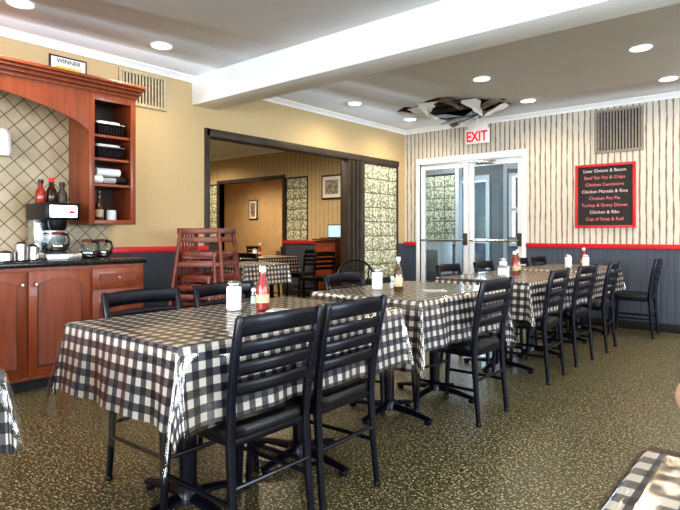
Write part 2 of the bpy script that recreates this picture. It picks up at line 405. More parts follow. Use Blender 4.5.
b=MB(); b.bx(-9.355,-9.29,YB-0.02,YB+T,0,2.2,M_brown); b.bx(-7.43,-7.36,YB-0.02,YB+T+0.0,0,2.2,M_brown); b.bx(-9.29,-7.43,YB-0.02,YB+T,2.13,2.2,M_brown); b.done('trim_side_room_opening')

# ------------------------------------------------------------ door
b=MB()
for x in (-4.53,-2.90): b.bx(x,x+0.05,YB-0.03,YB+T,0,2.23,M_white,bev=0.004)
b.bx(-4.48,-2.90,YB-0.03,YB+T,2.14,2.23,M_white,bev=0.004); b.done('trim_door_frame')
def door(name,x0,x1,handle):
    b=MB(); y0,y1=YB+0.02,YB+0.06; s=0.07
    b.bx(x0,x0+s,y0,y1,0.01,2.13,M_white,0.004); b.bx(x1-s,x1,y0,y1,0.01,2.13,M_white,0.004)
    b.bx(x0+s,x1-s,y0,y1,2.06,2.13,M_white,0.003); b.bx(x0+s,x1-s,y0,y1,0.01,0.28,M_white,0.003)
    b.bx(x0+s,x1-s,y0+0.015,y1-0.018,0.28,2.06,M_glass)
    b.tube([(x0+0.04,y0-0.06,1.02),(x1-0.04,y0-0.06,1.02)],0.016,M_steel)
    for x in (x0+0.05,x1-0.05): b.tube([(x,y0,1.02),(x,y0-0.06,1.02)],0.012,M_steel)
    b.bx(x1-0.07,x1-0.005,y0-0.03,y0,0.95,1.12,M_brown,0.004)
    if handle==0:
        b.bx(x0+0.12,x0+0.40,y0-0.04,y0,2.07,2.12,M_steel,0.004); b.tube([(x0+0.3,y0-0.05,2.09),(x0+0.12,y0-0.16,2.10),(x0+0.02,y0-0.04,2.12)],0.008,M_steel)
    return b.done(name)
door('door_1',-4.475,-3.70,1); door('door_2',-3.68,-2.905,0)
# vestibule
wall_x('wall_vestibule_left',-5.3-0.05,-5.3,YB+T,9.2,0,H,[],M_grey)
wall_x('wall_vestibule_right',-2.5,-2.4,YB+T,9.2,0,H,[],M_grey)
wall_y('wall_vestibule_back',9.2,9.3,-5.3,-2.4,0,H,[(-5.1,-4.3,0.0,2.15),(-3.95,-3.45,0.9,2.15)],M_grey)
b=MB(); b.bx(-5.35,-2.4,YB+T,9.3,H,H+0.03,M_ceil); b.done('ceiling_vestibule')
b=MB(); 
for x in (-5.1,-4.37): b.bx(x,x+0.07,9.16,9.3,0,2.15,M_white)
b.bx(-5.03,-4.37,9.16,9.3,2.05,2.15,M_white); b.bx(-5.03,-4.37,9.16,9.3,0.0,0.3,M_white); b.bx(-5.03,-4.37,9.2,9.25,0.95,1.03,M_white)
b.bx(-5.03,-4.37,9.22,9.23,0.3,2.05,M_glass); b.done('door_3')
block_panel('window_glass_block_4','x',-5.28,-4.62,0.9,2.15,8.55,3,6,1)
b=MB(); b.bx(-5.3,-4.62,8.55,8.65,0,0.9,M_grey); b.bx(-5.3,-4.62,8.55,8.65,2.15,H,M_grey); b.done('wall_vestibule_partition')
b=MB()
for x in (-3.95,-3.51): b.bx(x,x+0.06,9.17,9.3,0.9,2.15,M_white)
for z in (0.9,1.5,2.09): b.bx(-3.89,-3.51,9.17,9.3,z,z+0.06,M_white)
b.done('window_vestibule')
b=MB(); b.bx(-4.62,-4.56,8.52,8.66,0,H,M_white); b.bx(-3.62,-3.56,8.2,8.26,0,2.2,M_white); b.bx(-2.90,-2.84,8.2,8.26,0,2.2,M_white); b.bx(-3.56,-2.90,8.2,8.26,2.12,2.2,M_white); b.bx(-3.56,-2.90,8.215,8.245,1.02,1.07,M_steel)
b.done('trim_vestibule_partition')
b=MB(); b.bx(-3.30,-2.85,9.17,9.195,1.15,1.85,M_hc,0.003); b.bx(-3.25,-2.9,9.165,9.172,1.2,1.8,M_label); b.done('notice_poster')
b=MB(); b.box((0,0,0.5),(0.5,0.4,0.98),M_white,bev=0.01); b.box((0,-0.205,0.6),(0.4,0.012,0.5),M_grey); b.box((0,0,1.0),(0.54,0.44,0.03),M_white,bev=0.006); b.box((0,-0.205,0.22),(0.4,0.012,0.12),M_grey); b.done('newspaper_stand',(-4.80,8.1,0))

# ------------------------------------------------------------ chairs
def chair_mesh():
    b=MB()
    for sy in (-1,1):
        b.tube([(-0.225,sy*0.185,0),(-0.205,sy*0.182,0.2),(-0.19,sy*0.18,0.42),(-0.20,sy*0.185,0.55),(-0.225,sy*0.19,0.70),(-0.255,sy*0.192,0.83),(-0.258,sy*0.192,0.842)],
               [(0.014,0.013),(0.016,0.015),(0.019,0.017),(0.020,0.016),(0.020,0.015),(0.018,0.014),(0.011,0.009)],M_black,seg=12,up=(1,0,0))
        b.tube([(0.205,sy*0.185,0),(0.195,sy*0.18,0.2),(0.18,sy*0.175,0.425)],[0.013,0.016,0.019],M_black,seg=12)
        b.tube([(-0.205,sy*0.182,0.20),(0.195,sy*0.18,0.20)],0.009,M_black,seg=8)
        b.tube([(-0.19,sy*0.172,0.405),(0.18,sy*0.168,0.405)],(0.016,0.009),M_black,seg=8)
        for x in (-0.225,0.205): b.lathe([(0.016,0),(0.018,0.012),(0.014,0.02)],(x,sy*0.185,0),M_vinyl,12)
    for x,z in ((-0.207,0.26),(0.193,0.26)): b.tube([(x,-0.18,z),(x,0.18,z)],0.009,M_black,seg=8)
    for x in (-0.185,0.175): b.tube([(x,-0.17,0.405),(x,0.17,0.405)],(0.016,0.009),M_black,seg=8)
    def xb(z): 
        return -0.20-(z-0.55)*0.19 if z>0.55 else -0.20
    for z,h in ((0.805,0.034),(0.728,0.023),(0.658,0.023),(0.588,0.023)):
        pts=[(xb(z)-0.022*(1-(2*k/10-1)**2),-0.186+0.372*k/10,z+0.006*(1-(2*k/10-1)**2)) for k in range(11)]
        b.tube(pts,(h,0.0065),M_black,seg=12,up=(0,0,1))
    b.slab(0.0,0,0.41,0.40,0.07,[(0.415,0.012),(0.420,0.002),(0.428,0.0),(0.446,0.0),(0.458,0.008),(0.464,0.03),(0.466,0.08)],M_vinyl,taper=0.92)
    return b.mesh('dining_chair')
CH=chair_mesh()
def chair(x,y,rz): return place('dining_chair',CH,(x,y,0),rz)
CX=-1.68
for y,dx,dr in ((1.365,0.01,0.0),(1.795,0.0,0.03),(3.16,0.0,-0.02),(4.30,-0.02,0.03),(5.02,-0.02,-0.06),(5.75,0.0,0.05)): chair(CX+dx,y,math.pi+dr)
chair(-1.50,6.80,math.pi+0.05)
for y,dx in ((1.44,0),(1.93,0),(2.95,0),(4.4,0),(5.1,0),(6.0,0),(6.55,0)): chair(-2.20+dx,y,0.02)
chair(-5.85,6.35,math.pi*0.95); chair(-6.5,6.75,-math.pi/2); chair(-6.0,5.35,math.pi*0.5); chair(-7.3,5.2,0.2)
chair(-6.15,4.6,math.pi); chair(-8.3,8.4,math.pi*0.5); chair(-9.4,8.4,math.pi*0.5)
b=MB()
pts=[(-0.2,-0.19,0.44)]+[(-0.23-0.02*math.sin(math.pi*k/12),-0.21*math.cos(math.pi*k/12),0.60+0.24*math.sin(math.pi*k/12)) for k in range(13)]+[(-0.2,0.19,0.44)]
b.tube(pts,0.012,M_black,seg=8,up=(1,0,0))
for k in range(-2,3): b.tube([(-0.2,k*0.06,0.44),(-0.24,k*0.075,0.83-abs(k)*0.025)],0.007,M_black,seg=8)
for sx in (-1,1):
    for sy in (-1,1): b.tube([(sx*0.15,sy*0.15,0.43),(sx*0.21,sy*0.20,0)],[0.017,0.012],M_black,seg=8)
    b.tube([(sx*0.18,-0.17,0.2),(sx*0.18,0.17,0.2)],0.009,M_black,seg=8)
b.slab(0,0,0.42,0.42,0.18,[(0.42,0.01),(0.43,0),(0.45,0),(0.46,0.02)],M_vinyl)
b.done('bentwood_chair',(-3.85,4.75,0),math.pi*0.78)

# ------------------------------------------------------------ tables
TZ=0.745
def cloth_mesh(name,a,bb,ox,oy,off,m,amp,ph,flare=0.10,step=0.02,wf=1.0):
    a+=off; bb+=off
    nu=int(2*(a+ox)/step); nv=int(2*(bb+oy)/step); vs=[];uvs=[]
    for i in range(nu+1):
        u=-(a+ox)+2*(a+ox)*i/nu
        for j in range(nv+1):
            v=-(bb+oy)+2*(bb+oy)*j/nv
            cx=max(-a,min(a,u)); cy=max(-bb,min(bb,v)); ex,ey=u-cx,v-cy
            hyp=math.hypot(ex,ey)
            if hyp<1e-9: x,y,z=u,v,off
            else:
                L=(ex**4+ey**4)**0.25; d=(ex/hyp,ey/hyp); th=math.atan2(abs(ey),abs(ex))
                s=(cy*1.0 if abs(ex)>abs(ey) else cx)
                w=amp*(L/0.28)*(math.sin(17*wf*s+ph)+0.6*math.sin(31*wf*s+ph*2.3+1))
                if abs(ex)>1e-9 and abs(ey)>1e-9: w=amp*(L/0.28)*math.sin(6*th+ph)*0.8
                out=min(L,0.010)+flare*L*(1+0.9*math.sin(2*th))+w
                x,y,z=cx+d[0]*out,cy+d[1]*out,off-max(0,L-0.006)
            vs.append((x,y,z)); uvs.append((u,v))
    fs=[(i*(nv+1)+j,(i+1)*(nv+1)+j,(i+1)*(nv+1)+j+1,i*(nv+1)+j+1) for i in range(nu) for j in range(nv)]
    me=bpy.data.meshes.new(name); me.from_pydata(vs,[],fs); uvl=me.uv_layers.new(name='UVMap')
    for l in me.loops: uvl.data[l.index].uv=uvs[l.vertex_index]
    for p in me.polygons: p.use_smooth=True
    me.materials.append(m); return me
M_top=mat('table_edge',(0.05,0.035,0.025),0.5,noise=0.2)
def table(x0,x1,y0,y1,ox=0.27,oy=0.28,amp=0.010,ph=0.0,plast=0.02):
    a,bb=(x1-x0)/2,(y1-y0)/2; cx,cy=(x0+x1)/2,(y0+y1)/2
    b=MB(); b.slab(0,0,2*a-0.01,2*bb-0.01,0.02,[(TZ-0.03,0.004),(TZ-0.026,0),(TZ-0.004,0),(TZ,0.004)],M_top)
    offs=(0,) if bb<0.45 else (-bb*0.52,bb*0.52)
    for yo in offs:
        b.tube([(0,yo,0.05),(0,yo,TZ-0.03)],0.035,M_black,seg=14)
        b.lathe([(0.06,0.04),(0.055,0.075),(0.036,0.10)],(0,yo,0),M_black,16)
        b.box((0,yo,TZ-0.04),(0.40,0.06,0.018),M_black); b.box((0,yo,TZ-0.041),(0.06,0.34,0.017),M_black)
        for k in range(4):
            an=math.pi/4+k*math.pi/2 if len(offs)==1 else k*math.pi/2
            Lg=0.30 if (k%2==0 or len(offs)==1) else 0.24
            d=Vector((math.cos(an),math.sin(an),0))
            b.tube([Vector((0,yo,0.058))+d*0.03,Vector((0,yo,0.045))+d*Lg*0.6,Vector((0,yo,0.025))+d*Lg],[(0.022,0.03),(0.017,0.026),(0.012,0.022)],M_black,seg=10,up=(0,0,1))
            e=Vector((0,yo,0))+d*(Lg-0.02); b.lathe([(0.02,0),(0.022,0.01),(0.015,0.022)],e,M_black,12)
    t=b.done('dining_table',(cx,cy,0))
    place('tablecloth',cloth_mesh('tablecloth',a,bb,ox,oy,0.003,M_ging,amp,ph),(0,0,TZ),0,t)
    place('plastic_cover',cloth_mesh('plastic_cover',a,bb,ox+min(plast*0.3,0.012),oy+plast,0.007,M_plastic,amp,ph,flare=0.13,step=0.03),(0,0,TZ),0,t)
    return t
table(-2.31,-1.54,1.03,2.27,0.27,0.27,0.010,0.7,0.11)
table(-2.37,-1.60,2.56,3.62,0.27,0.38,0.012,2.1,0.05)
table(-2.37,-1.60,4.06,5.40,0.27,0.28,0.010,3.3,0.05)
table(-2.40,-1.66,5.62,6.90,0.27,0.14,0.010,4.4)
table(-0.205,0.555,-0.15,1.055,0.20,0.22,0.006,5.1)
table(-2.43,-1.655,-0.75,0.545,0.22,0.17,0.010,1.4)
table(-7.1,-6.4,5.5,6.5,0.25,0.25,0.01,0.5)
table(-9.3,-8.2,8.8,9.5,0.25,0.25,0.01,0.9)
table(-5.7,-5.0,4.2,4.9,0.25,0.25,0.01,0.3)

# ------------------------------------------------------------ table-top items
TT=TZ+0.0085
def sugar(x,y):
    b=MB(); b.lathe([(0.031,0),(0.035,0.004),(0.035,0.10),(0.032,0.112)],(0,0,0),M_sugar,20)
    b.lathe([(0.034,0.112),(0.035,0.114),(0.034,0.126),(0.026,0.134),(0.01,0.137)],(0,0,0),M_steel,20); b.done('sugar_dispenser',(x,y,TT))
def ketchup(x,y,s=1):
    b=MB(); b.lathe([(0.026,0),(0.030,0.005),(0.031,0.05),(0.030,0.10),(0.022,0.135),(0.014,0.165),(0.013,0.18)],(0,0,0),M_ketchup,20)
    b.lathe([(0.0318,0.035),(0.0318,0.075)],(0,0,0),M_label,20)
    b.lathe([(0.0155,0.178),(0.0165,0.18),(0.0165,0.202),(0.014,0.206)],(0,0,0),M_capw,16); b.done('ketchup_bottle',(x,y,TT))
def shaker(x,y):
    b=MB(); b.lathe([(0.018,0),(0.02,0.004),(0.016,0.05),(0.015,0.062)],(0,0,0),M_jar,14)
    b.lathe([(0.016,0.003),(0.014,0.04)],(0,0,0),M_sugar,14)
    b.lathe([(0.0165,0.062),(0.017,0.066),(0.014,0.08),(0.005,0.084)],(0,0,0),M_steel,14); b.done('salt_shaker',(x,y,TT))
def hot(x,y):
    b=MB(); b.lathe([(0.027,0),(0.030,0.005),(0.030,0.10),(0.02,0.14),(0.012,0.16),(0.012,0.19)],(0,0,0),M_greenish,18)
    b.lathe([(0.0308,0.03),(0.0308,0.085)],(0,0,0),M_label,18)
    b.lathe([(0.014,0.188),(0.015,0.19),(0.015,0.21),(0.013,0.214)],(0,0,0),M_capw,14); b.done('sauce_bottle',(x,y,TT))
sugar(-2.07,1.68); ketchup(-1.97,1.77); shaker(-2.10,1.86); shaker(-2.16,1.88)
sugar(-2.14,2.91); hot(-1.97,2.90); shaker(-2.1,3.02)
sugar(-2.12,4.80); ketchup(-1.98,4.72); hot(-2.05,4.95)
sugar(-2.0,6.2); ketchup(-1.9,6.4); sugar(-1.85,6.3); ketchup(-6.75,6.0); sugar(-6.7,5.85)
def card(x,y,r,name='paper_menu'):
    b=MB(); b.box((0,0,0.002),(0.14,0.10,0.003),M_signw); b.box((0,0.01,0.0042),(0.10,0.004,0.001),M_board); b.box((0,-0.015,0.0042),(0.09,0.003,0.001),M_board); b.done(name,(x,y,TT+0.001),r)
card(-1.86,1.80,0.5); card(-1.80,3.05,0.8)
b=MB(); b.slab(0,0,0.11,0.09,0.01,[(0,0.0),(0.085,0.004),(0.09,0.01)],M_steel); b.slab(0.0,0,0.085,0.10,0.005,[(0.015,0),(0.07,0)],M_sugar); b.done('napkin_dispenser',(-1.95,4.45,TT))

# ------------------------------------------------------------ hutch
b=MB(); X0=XL+0.002; XF=-4.16
Y0,Y1=-0.6,2.44
b.bx(X0,XF,Y0,Y1,0.09,0.875,M_cherry); b.bx(X0,XF-0.06,Y0+0.02,Y1-0.02,0,0.09,M_base)
b.bx(X0,XF+0.03,Y0-0.02,Y1+0.02,0.875,0.915,M_counter,bev=0.008)
fx=lambda a,c,t:(t,a,c)
def panel(y0,y1,z0,z1,arch=False):
    b.bx(XF,XF+0.02,y0,y1,z0,z1,M_cherry,bev=0.004)
    i=0.055
    if arch:
        n=12; o=[(y0+i,z0+i),(y1-i,z0+i)]+[(y1-i-(y1-y0-2*i)*k/n,z1-i-0.045+0.045*math.sin(math.pi*k/n)) for k in range(n+1)]
    else: o=[(y0+i,z0+i*0.8),(y1-i,z0+i*0.8),(y1-i,z1-i*0.8),(y0+i,z1-i*0.8)]
    cy=sum(p[0] for p in o)/len(o); cz=sum(p[1] for p in o)/len(o)
    b.prism(o,fx,XF+0.0195,XF+0.0215,M_brown)
    o2=[(cy+(p[0]-cy)*0.95,cz+(p[1]-cz)*0.975) for p in o]
    b.prism(o2,fx,XF+0.0195,XF+0.027,M_cherry)
ys=[-0.58,-0.15,0.28,0.70,1.13,1.55]
for k in range(5): panel(ys[k]+0.008,ys[k+1]-0.008,0.12,0.85,True)
panel(1.56,1.985,0.12,0.85,True)
panel(2.01,2.425,0.70,0.85); panel(2.01,2.425,0.12,0.685,True)
def knob(y,z): b.tube([(XF+0.02,y,z),(XF+0.035,y,z),(XF+0.04,y,z),(XF+0.05,y,z)],[0.006,0.006,0.014,0.010],M_steel,seg=10)
knob(1.60,0.76); knob(1.51,0.76); knob(2.21,0.775); knob(2.38,0.62)
UX=-4.40; YA,YBt=2.10,2.50; ZB,ZT=1.19,2.27
b.bx(X0,UX,YA,YA+0.02,ZB,ZT,M_cherry); b.bx(X0,UX,YBt-0.02,YBt,ZB,ZT,M_cherry); b.bx(X0,X0+0.012,YA,YBt,ZB,ZT,M_brown)
for z in (1.19,1.50,1.71,1.90,2.235): b.bx(X0,UX-0.002,YA+0.02,YBt-0.02,z,z+0.02,M_cherry)
b.bx(UX,UX+0.018,YA,YA+0.045,ZB,ZT,M_cherry,0.003); b.bx(UX,UX+0.018,YBt-0.045,YBt,ZB,ZT,M_cherry,0.003)
b.bx(UX,UX+0.018,YA+0.045,YBt-0.045,2.19,ZT,M_cherry,0.003); b.bx(UX,UX+0.018,YA+0.045,YBt-0.045,ZB,ZB+0.035,M_cherry,0.003)
b.bx(X0,UX,-0.1,-0.08,ZB,ZT,M_cherry); b.bx(X0,UX,-0.5,-0.48,ZB,ZT,M_cherry)
for z in (1.19,1.50,1.71,1.90,2.235): b.bx(X0,UX-0.002,-0.48,-0.1,z,z+0.02,M_cherry)
n=24; ya,yb=-0.08,YA
top=[(ya+(yb-ya)*k/n) for k in range(n+1)]
bot=[1.93]+[1.95+0.22*math.sin(math.pi*k/n)**0.75 for k in range(1,n)]+[1.93]
for k in range(n):
    b.prism([(top[k],bot[k]),(top[k+1],bot[k+1]),(top[k+1],ZT),(top[k],ZT)],fx,UX-0.004,UX+0.016,M_cherry)
b.bx(X0,UX,-0.5,YBt,ZT,ZT+0.02,M_cherry)
for (e,z0,z1) in ((0.03,ZT-0.02,ZT+0.01),(0.045,ZT+0.01,ZT+0.04),(0.07,ZT+0.04,ZT+0.065),(0.085,ZT+0.065,ZT+0.09)):
    b.bx(X0,UX+e,-0.5-e,YBt+e*0.7,z0,z1,M_cherry,0.006)
hutch=b.done('hutch_cabinet')
b=MB(); b.bx(XL,XL+0.008,-0.6,2.44,0.915,2.27,M_tile); b.done('trim_tile_backsplash')
def basket(z):
    b=MB(); b.slab(0,0,0.24,0.26,0.04,[(0,0.03),(0.01,0.02),(0.085,0.0),(0.095,-0.006),(0.098,0.0),(0.02,0.03)],M_vinyl)
    for k in range(-4,5): b.box((0.122,k*0.025,0.045),(0.003,0.004,0.05),M_base)
    b.slab(0,0,0.20,0.22,0.03,[(0.02,0.02),(0.09,0.0),(0.12,0.01),(0.13,0.05)],M_sugar)
    b.tube([(0.12,-0.12,0.094),(0.12,0.12,0.094)],0.006,M_steel,seg=8)
    b.done('wire_basket',(-4.54,2.30,z))
basket(1.922); basket(1.732)
b=MB()
for (y,z,mm) in ((-0.05,0.038,M_sugar),(0.04,0.038,M_vinyl),(-0.01,0.10,M_sugar)):
    b.tube([(0.12,y-0.10,z),(0.12,y+0.10,z)],0.032,mm,seg=16); b.tube([(0.12,y+0.098,z),(0.12,y+0.104,z)],0.015,M_brown,seg=12); b.tube([(0.0,y-0.09,z),(0.0,y+0.09,z)],0.03,mm,seg=16)
b.done('rolled_towel_stack',(-4.58,2.30,1.522))
b=MB(); b.lathe([(0.03,0),(0.033,0.01),(0.033,0.13),(0.014,0.17),(0.013,0.23),(0.015,0.235),(0.015,0.25)],(0,0,0),M_greenish,16); b.lathe([(0.034,0.04),(0.034,0.10)],(0,0,0),M_label,16); b.done('syrup_bottle',(-4.52,2.25,1.212))
b=MB(); b.lathe([(0.035,0),(0.04,0.01),(0.04,0.09),(0.036,0.10)],(0,0,0),M_sugar,16); b.done('mug_stack',(-4.55,2.37,1.212))
b=MB()
b.bx(-0.20,0.20,-0.13,0.13,0,0.05,M_steel,0.008); b.bx(-0.20,-0.06,-0.12,0.12,0.05,0.36,M_steel,0.008); b.bx(-0.20,0.17,-0.13,0.13,0.30,0.43,M_vinyl,0.012)
b.lathe([(0.05,0.22),(0.065,0.25),(0.07,0.30)],(0.07,0,0),M_vinyl,18); b.lathe([(0.065,0.05),(0.065,0.058)],(0.07,0,0),M_vinyl,18)
b.bx(0.17,0.175,-0.10,0.10,0.32,0.41,M_steel); b.bx(0.175,0.178,0.04,0.08,0.35,0.37,M_signred)
b.done('coffee_maker',(-4.46,1.86,0.915))
def carafe(x,y,z):
    b=MB(); b.lathe([(0.05,0),(0.068,0.015),(0.074,0.05),(0.062,0.09),(0.042,0.115),(0.045,0.135)],(0,0,0),M_jar,20)
    b.lathe([(0.048,0.003),(0.066,0.016),(0.071,0.05),(0.068,0.06)],(0,0,0),M_coffee,20)
    b.lathe([(0.046,0.13),(0.05,0.136),(0.045,0.15),(0.01,0.155)],(0,0,0),M_hc,18)
    b.tube([(0.045,0,0.135),(0.10,0,0.13),(0.115,0,0.09),(0.10,0,0.04),(0.07,0,0.035)],(0.009,0.012),M_vinyl,seg=10,up=(0,1,0)); b.done('coffee_carafe',(x,y,z),0.3)
carafe(-4.385,1.86,0.975); carafe(-4.36,2.08,0.916); carafe(-4.48,2.25,0.916)
for (y,h,m,c) in ((1.78,0.15,M_ketchup,M_vinyl),(1.86,0.17,M_coffee,M_signred),(1.94,0.14,M_brown,M_vinyl)):
    b=MB(); b.lathe([(0.035,0),(0.038,0.005),(0.036,h*0.6),(0.018,h*0.8),(0.016,h)],(0,0,0),m,16); b.lathe([(0.02,h),(0.021,h+0.004),(0.02,h+0.03)],(0,0,0),c,14); b.done('syrup_bottle',(-4.50,y,1.346))
for (x,y,h,r) in ((-4.28,1.56,0.12,0.04),(-4.34,1.66,0.10,0.045),(-4.25,1.45,0.06,0.06)):
    b=MB(); b.lathe([(r*0.8,0),(r,0.01),(r,h),(r*0.9,h+0.004)],(0,0,0),M_steel,18); b.lathe([(r*0.7,h),(r*0.7,h+0.01),(0.01,h+0.02)],(0,0,0),M_vinyl,16); b.done('creamer_pitcher',(x,y,0.916))
b=MB(); b.lathe([(0.05,0),(0.06,0.04),(0.055,0.16),(0.03,0.2)],(0,0,0),M_signw,18); b.tube([(-0.0,0,0.1),(-0.08,0,0.1)],0.01,M_steel); b.done('wall_sconce',(XL+0.095,1.57,1.70))

# ------------------------------------------------------------ wall things
def vent(name,axis,a0,a1,z0,z1,pos,m,n,vertical=True):
    b=MB()
    def put(p0,p1,t0,t1,q0,q1,mm,bev=0):
        if axis=='x': b.bx(pos+t0,pos+t1,p0,p1,q0,q1,mm,bev)
        else: b.bx(p0,p1,pos-t1,pos-t0,q0,q1,mm,bev)
    put(a0,a1,0,0.004,z0,z1,M_dark); f=0.03
    put(a0,a0+f,0.004,0.02,z0,z1,m,0.003); put(a1-f,a1,0.004,0.02,z0,z1,m,0.003); put(a0+f,a1-f,0.004,0.02,z1-f,z1,m,0.003); put(a0+f,a1-f,0.004,0.02,z0,z0+f,m,0.003)
    w=(a1-a0-2*f)/n
    for k in range(n): put(a0+f+w*(k+0.2),a0+f+w*(k+0.75),0.004,0.010,z0+f,z1-f,m)
    b.done(name)
vent('wall_vent','x',2.54,3.02,2.29,2.61,XL,M_vent,13)
vent('wall_vent','y',-2.00,-1.465,2.08,2.60,YB,M_ventw,14)
b=MB(); b.bx(XL,XL+0.012,1.94,2.25,2.43,2.585,M_brown,0.003); b.bx(XL+0.012,XL+0.015,1.955,2.235,2.445,2.57,M_signw); pp=b.done('framed_award_sign')
def text(s,size,m,loc,rot,parent=None,ext=0.001,name='lettering',sx=1.0,bold=0):
    c=bpy.data.curves.new(name,'FONT'); c.body=s; c.size=size; c.extrude=ext; c.align_x='CENTER'; c.offset=bold
    o=bpy.data.objects.new(name,c); COL.objects.link(o); o.location=loc; o.rotation_euler=rot; c.materials.append(m)
    bpy.context.view_layer.update(); me=bpy.data.meshes.new_from_object(o.evaluated_get(bpy.context.evaluated_depsgraph_get()))
    o2=bpy.data.objects.new(name,me); COL.objects.link(o2); o2.location=loc; o2.rotation_euler=rot; o2.scale=(sx,1,1); bpy.data.objects.remove(o)
    if parent: o2.parent=parent
    return o2
text('WINNER',0.05,M_board,(XL+0.017,2.095,2.525),(math.pi/2,0,math.pi/2),pp)
b=MB(); b.bx(XL+0.015,XL+0.016,1.99,2.20,2.455,2.50,mat('yellow_print',(0.8,0.6,0.1),0.6,noise=0.3,nscale=70)); b.done('print_patch',parent=pp)
# menu board
b=MB(); b.bx(-2.20,-1.565,YB-0.02,YB-0.002,1.21,1.93,M_board)
b.bx(-2.22,-2.19,YB-0.035,YB-0.002,1.185,1.955,M_red,0.003); b.bx(-1.575,-1.545,YB-0.035,YB-0.002,1.185,1.955,M_red,0.003); b.bx(-2.19,-1.575,YB-0.035,YB-0.002,1.925,1.955,M_red,0.003); b.bx(-2.19,-1.575,YB-0.035,YB-0.002,1.185,1.215,M_red,0.003)
mb=b.done('menu_board')
lines=['Liver Onions & Bacon','Beef Stir Fry & Chips','Chicken Cacciatore','Chicken Marsala & Rice','Chicken Pot Pie','Turkey & Gravy Dinner','Chicken & Ribs','Cup of Soup & Roll']
for k,l in enumerate(lines): text(l,0.054,M_txt if k%3 else M_txtw,(-1.885,YB-0.0225,1.855-k*0.083),(math.pi/2,0,0),mb)
# exit sign
b=MB(); b.box((0,0,0),(0.33,0.05,0.20),M_signw,bev=0.006); b.box((0,0,0.12),(0.28,0.02,0.06),M_signw,bev=0.003); b.tube([(0,0,0.14),(0,0,0.255)],0.012,M_signw); b.lathe([(0.05,0.25),(0.05,0.262)],(0,0,0),M_signw)
es=b.done('exit_sign',(-3.42,6.92,2.425)); text('EXIT',0.19,M_signred,(0,-0.027,-0.068),(math.pi/2,0,0),es,0.002,'lettering',0.78,0.004)
def pic(name,x0,x1,y,z0,z1):
    b=MB(); b.bx(x0,x1,y-0.025,y,z0,z1,M_brown,0.004); b.bx(x0+0.03,x1-0.03,y-0.028,y-0.025,z0+0.03,z1-0.03,M_signw); 
    b.bx(x0+0.09,x1-0.09,y-0.03,y-0.028,z0+0.09,z1-0.09,mat('print_art',(0.35,0.30,0.25),0.6,noise=0.8,nscale=14)); b.done(name)
pic('framed_picture',-6.45,-5.98,YB,1.70,2.12); pic('framed_picture',-10.45,-10.0,10.2,1.50,2.05); pic('framed_picture',-11.9,-11.55,10.2,1.5,2.05)
b=MB(); b.bx(-0.22,0.22,-0.18,0.18,0.02,1.0,M_hc,0.006); b.box((0,0,1.02),(0.50,0.42,0.03),M_hc,bev=0.005); b.bx(-0.24,0.24,-0.2,0.2,0,0.05,M_brown); b.bx(-0.17,0.17,-0.19,-0.18,0.15,0.9,M_cherry,0.004); b.done('host_stand',(-5.95,6.85,0))
b=MB(); b.box((0,0.0,0.008),(0.30,0.2,0.014),M_vinyl,bev=0.003); b.box((0,0.10,0.12),(0.30,0.012,0.22),M_vinyl,bev=0.003); b.box((0,0.093,0.12),(0.27,0.002,0.19),M_screen); b.done('laptop',(-5.95,6.82,1.036))
def highchair_mesh():
    b=MB()
    for sx in (-1,1):
        for sy in (-1,1): b.tube([(sx*0.25,sy*0.24,0),(sx*0.17,sy*0.17,0.75)],(0.018,0.018),M_hc,seg=8)
    for z,k in ((0.18,0.225),(0.45,0.20)):
        for s in (-1,1):
            b.box((s*k,0,z),(0.018,2*k,0.04),M_hc,bev=0.003); b.box((0,s*k,z),(2*k,0.018,0.04),M_hc,bev=0.003)
    b.slab(0,0,0.34,0.34,0.02,[(0.50,0),(0.52,0)],M_hc)
    for s in (-1,1):
        b.box((0,s*0.175,0.66),(0.37,0.018,0.05),M_hc,bev=0.004); b.box((0,s*0.175,0.735),(0.40,0.02,0.05),M_hc,bev=0.006)
        b.box((s*0.175,0,0.735),(0.02,0.37,0.05),M_hc,bev=0.006)
    for k in range(-2,3): b.box((-0.175,k*0.06,0.63),(0.012,0.022,0.2),M_hc,bev=0.002)
    return b.mesh('high_chair')
HC=highchair_mesh()
for k in range(3): place('high_chair',HC,(-4.08+0.01*k,3.0,0.20*k),0.25+0.15*k)

# ------------------------------------------------------------ lights
def downlight(x,y,power=34,z=H):
    b=MB(); 
    seg=24; R=0.085
    b.tube([(x+R*math.cos(2*math.pi*k/seg),y+R*math.sin(2*math.pi*k/seg),z-0.004) for k in range(seg+1)],0.008,M_capw,seg=8,up=(0,0,1),caps=False)
    b.lathe([(0.078,-0.006),(0.078,-0.002)],(x,y,z),M_lamp,24)
    o=b.done('recessed_downlight')
    l=bpy.data.lights.new('downlight_lamp','SPOT'); l.energy=power; l.spot_size=math.radians(165); l.spot_blend=0.8; l.shadow_soft_size=0.07; l.color=(1,0.81,0.58)
    lo=bpy.data.objects.new('downlight_lamp',l); lo.location=(x,y,z-0.03); COL.objects.link(lo); lo.parent=o
for x in (-4.2,-2.55,-1.1,0.5,2.1):
    for y in (5.25,6.47): downlight(x,y,42)
for x,y in ((-4.12,1.5),(-4.15,2.6),(-2.5,0.9),(0.4,2.4),(2.0,0.5),(-2.5,-1.5),(0.4,-1.5)): downlight(x,y,34)
for x,y in ((-9.2,6.2),(-6.3,5.6),(-7.7,4.6),(-6.3,3.4),(-9.5,9.0),(-11.2,9.0),(-7.5,9.0)): downlight(x,y,135)
def area(name,loc,rot,sx,sy,p,col):
    l=bpy.data.lights.new(name,'AREA'); l.shape='RECTANGLE'; l.size=sx; l.size_y=sy; l.energy=p; l.color=col
    o=bpy.data.objects.new(name,l); o.location=loc; o.rotation_euler=rot; COL.objects.link(o)
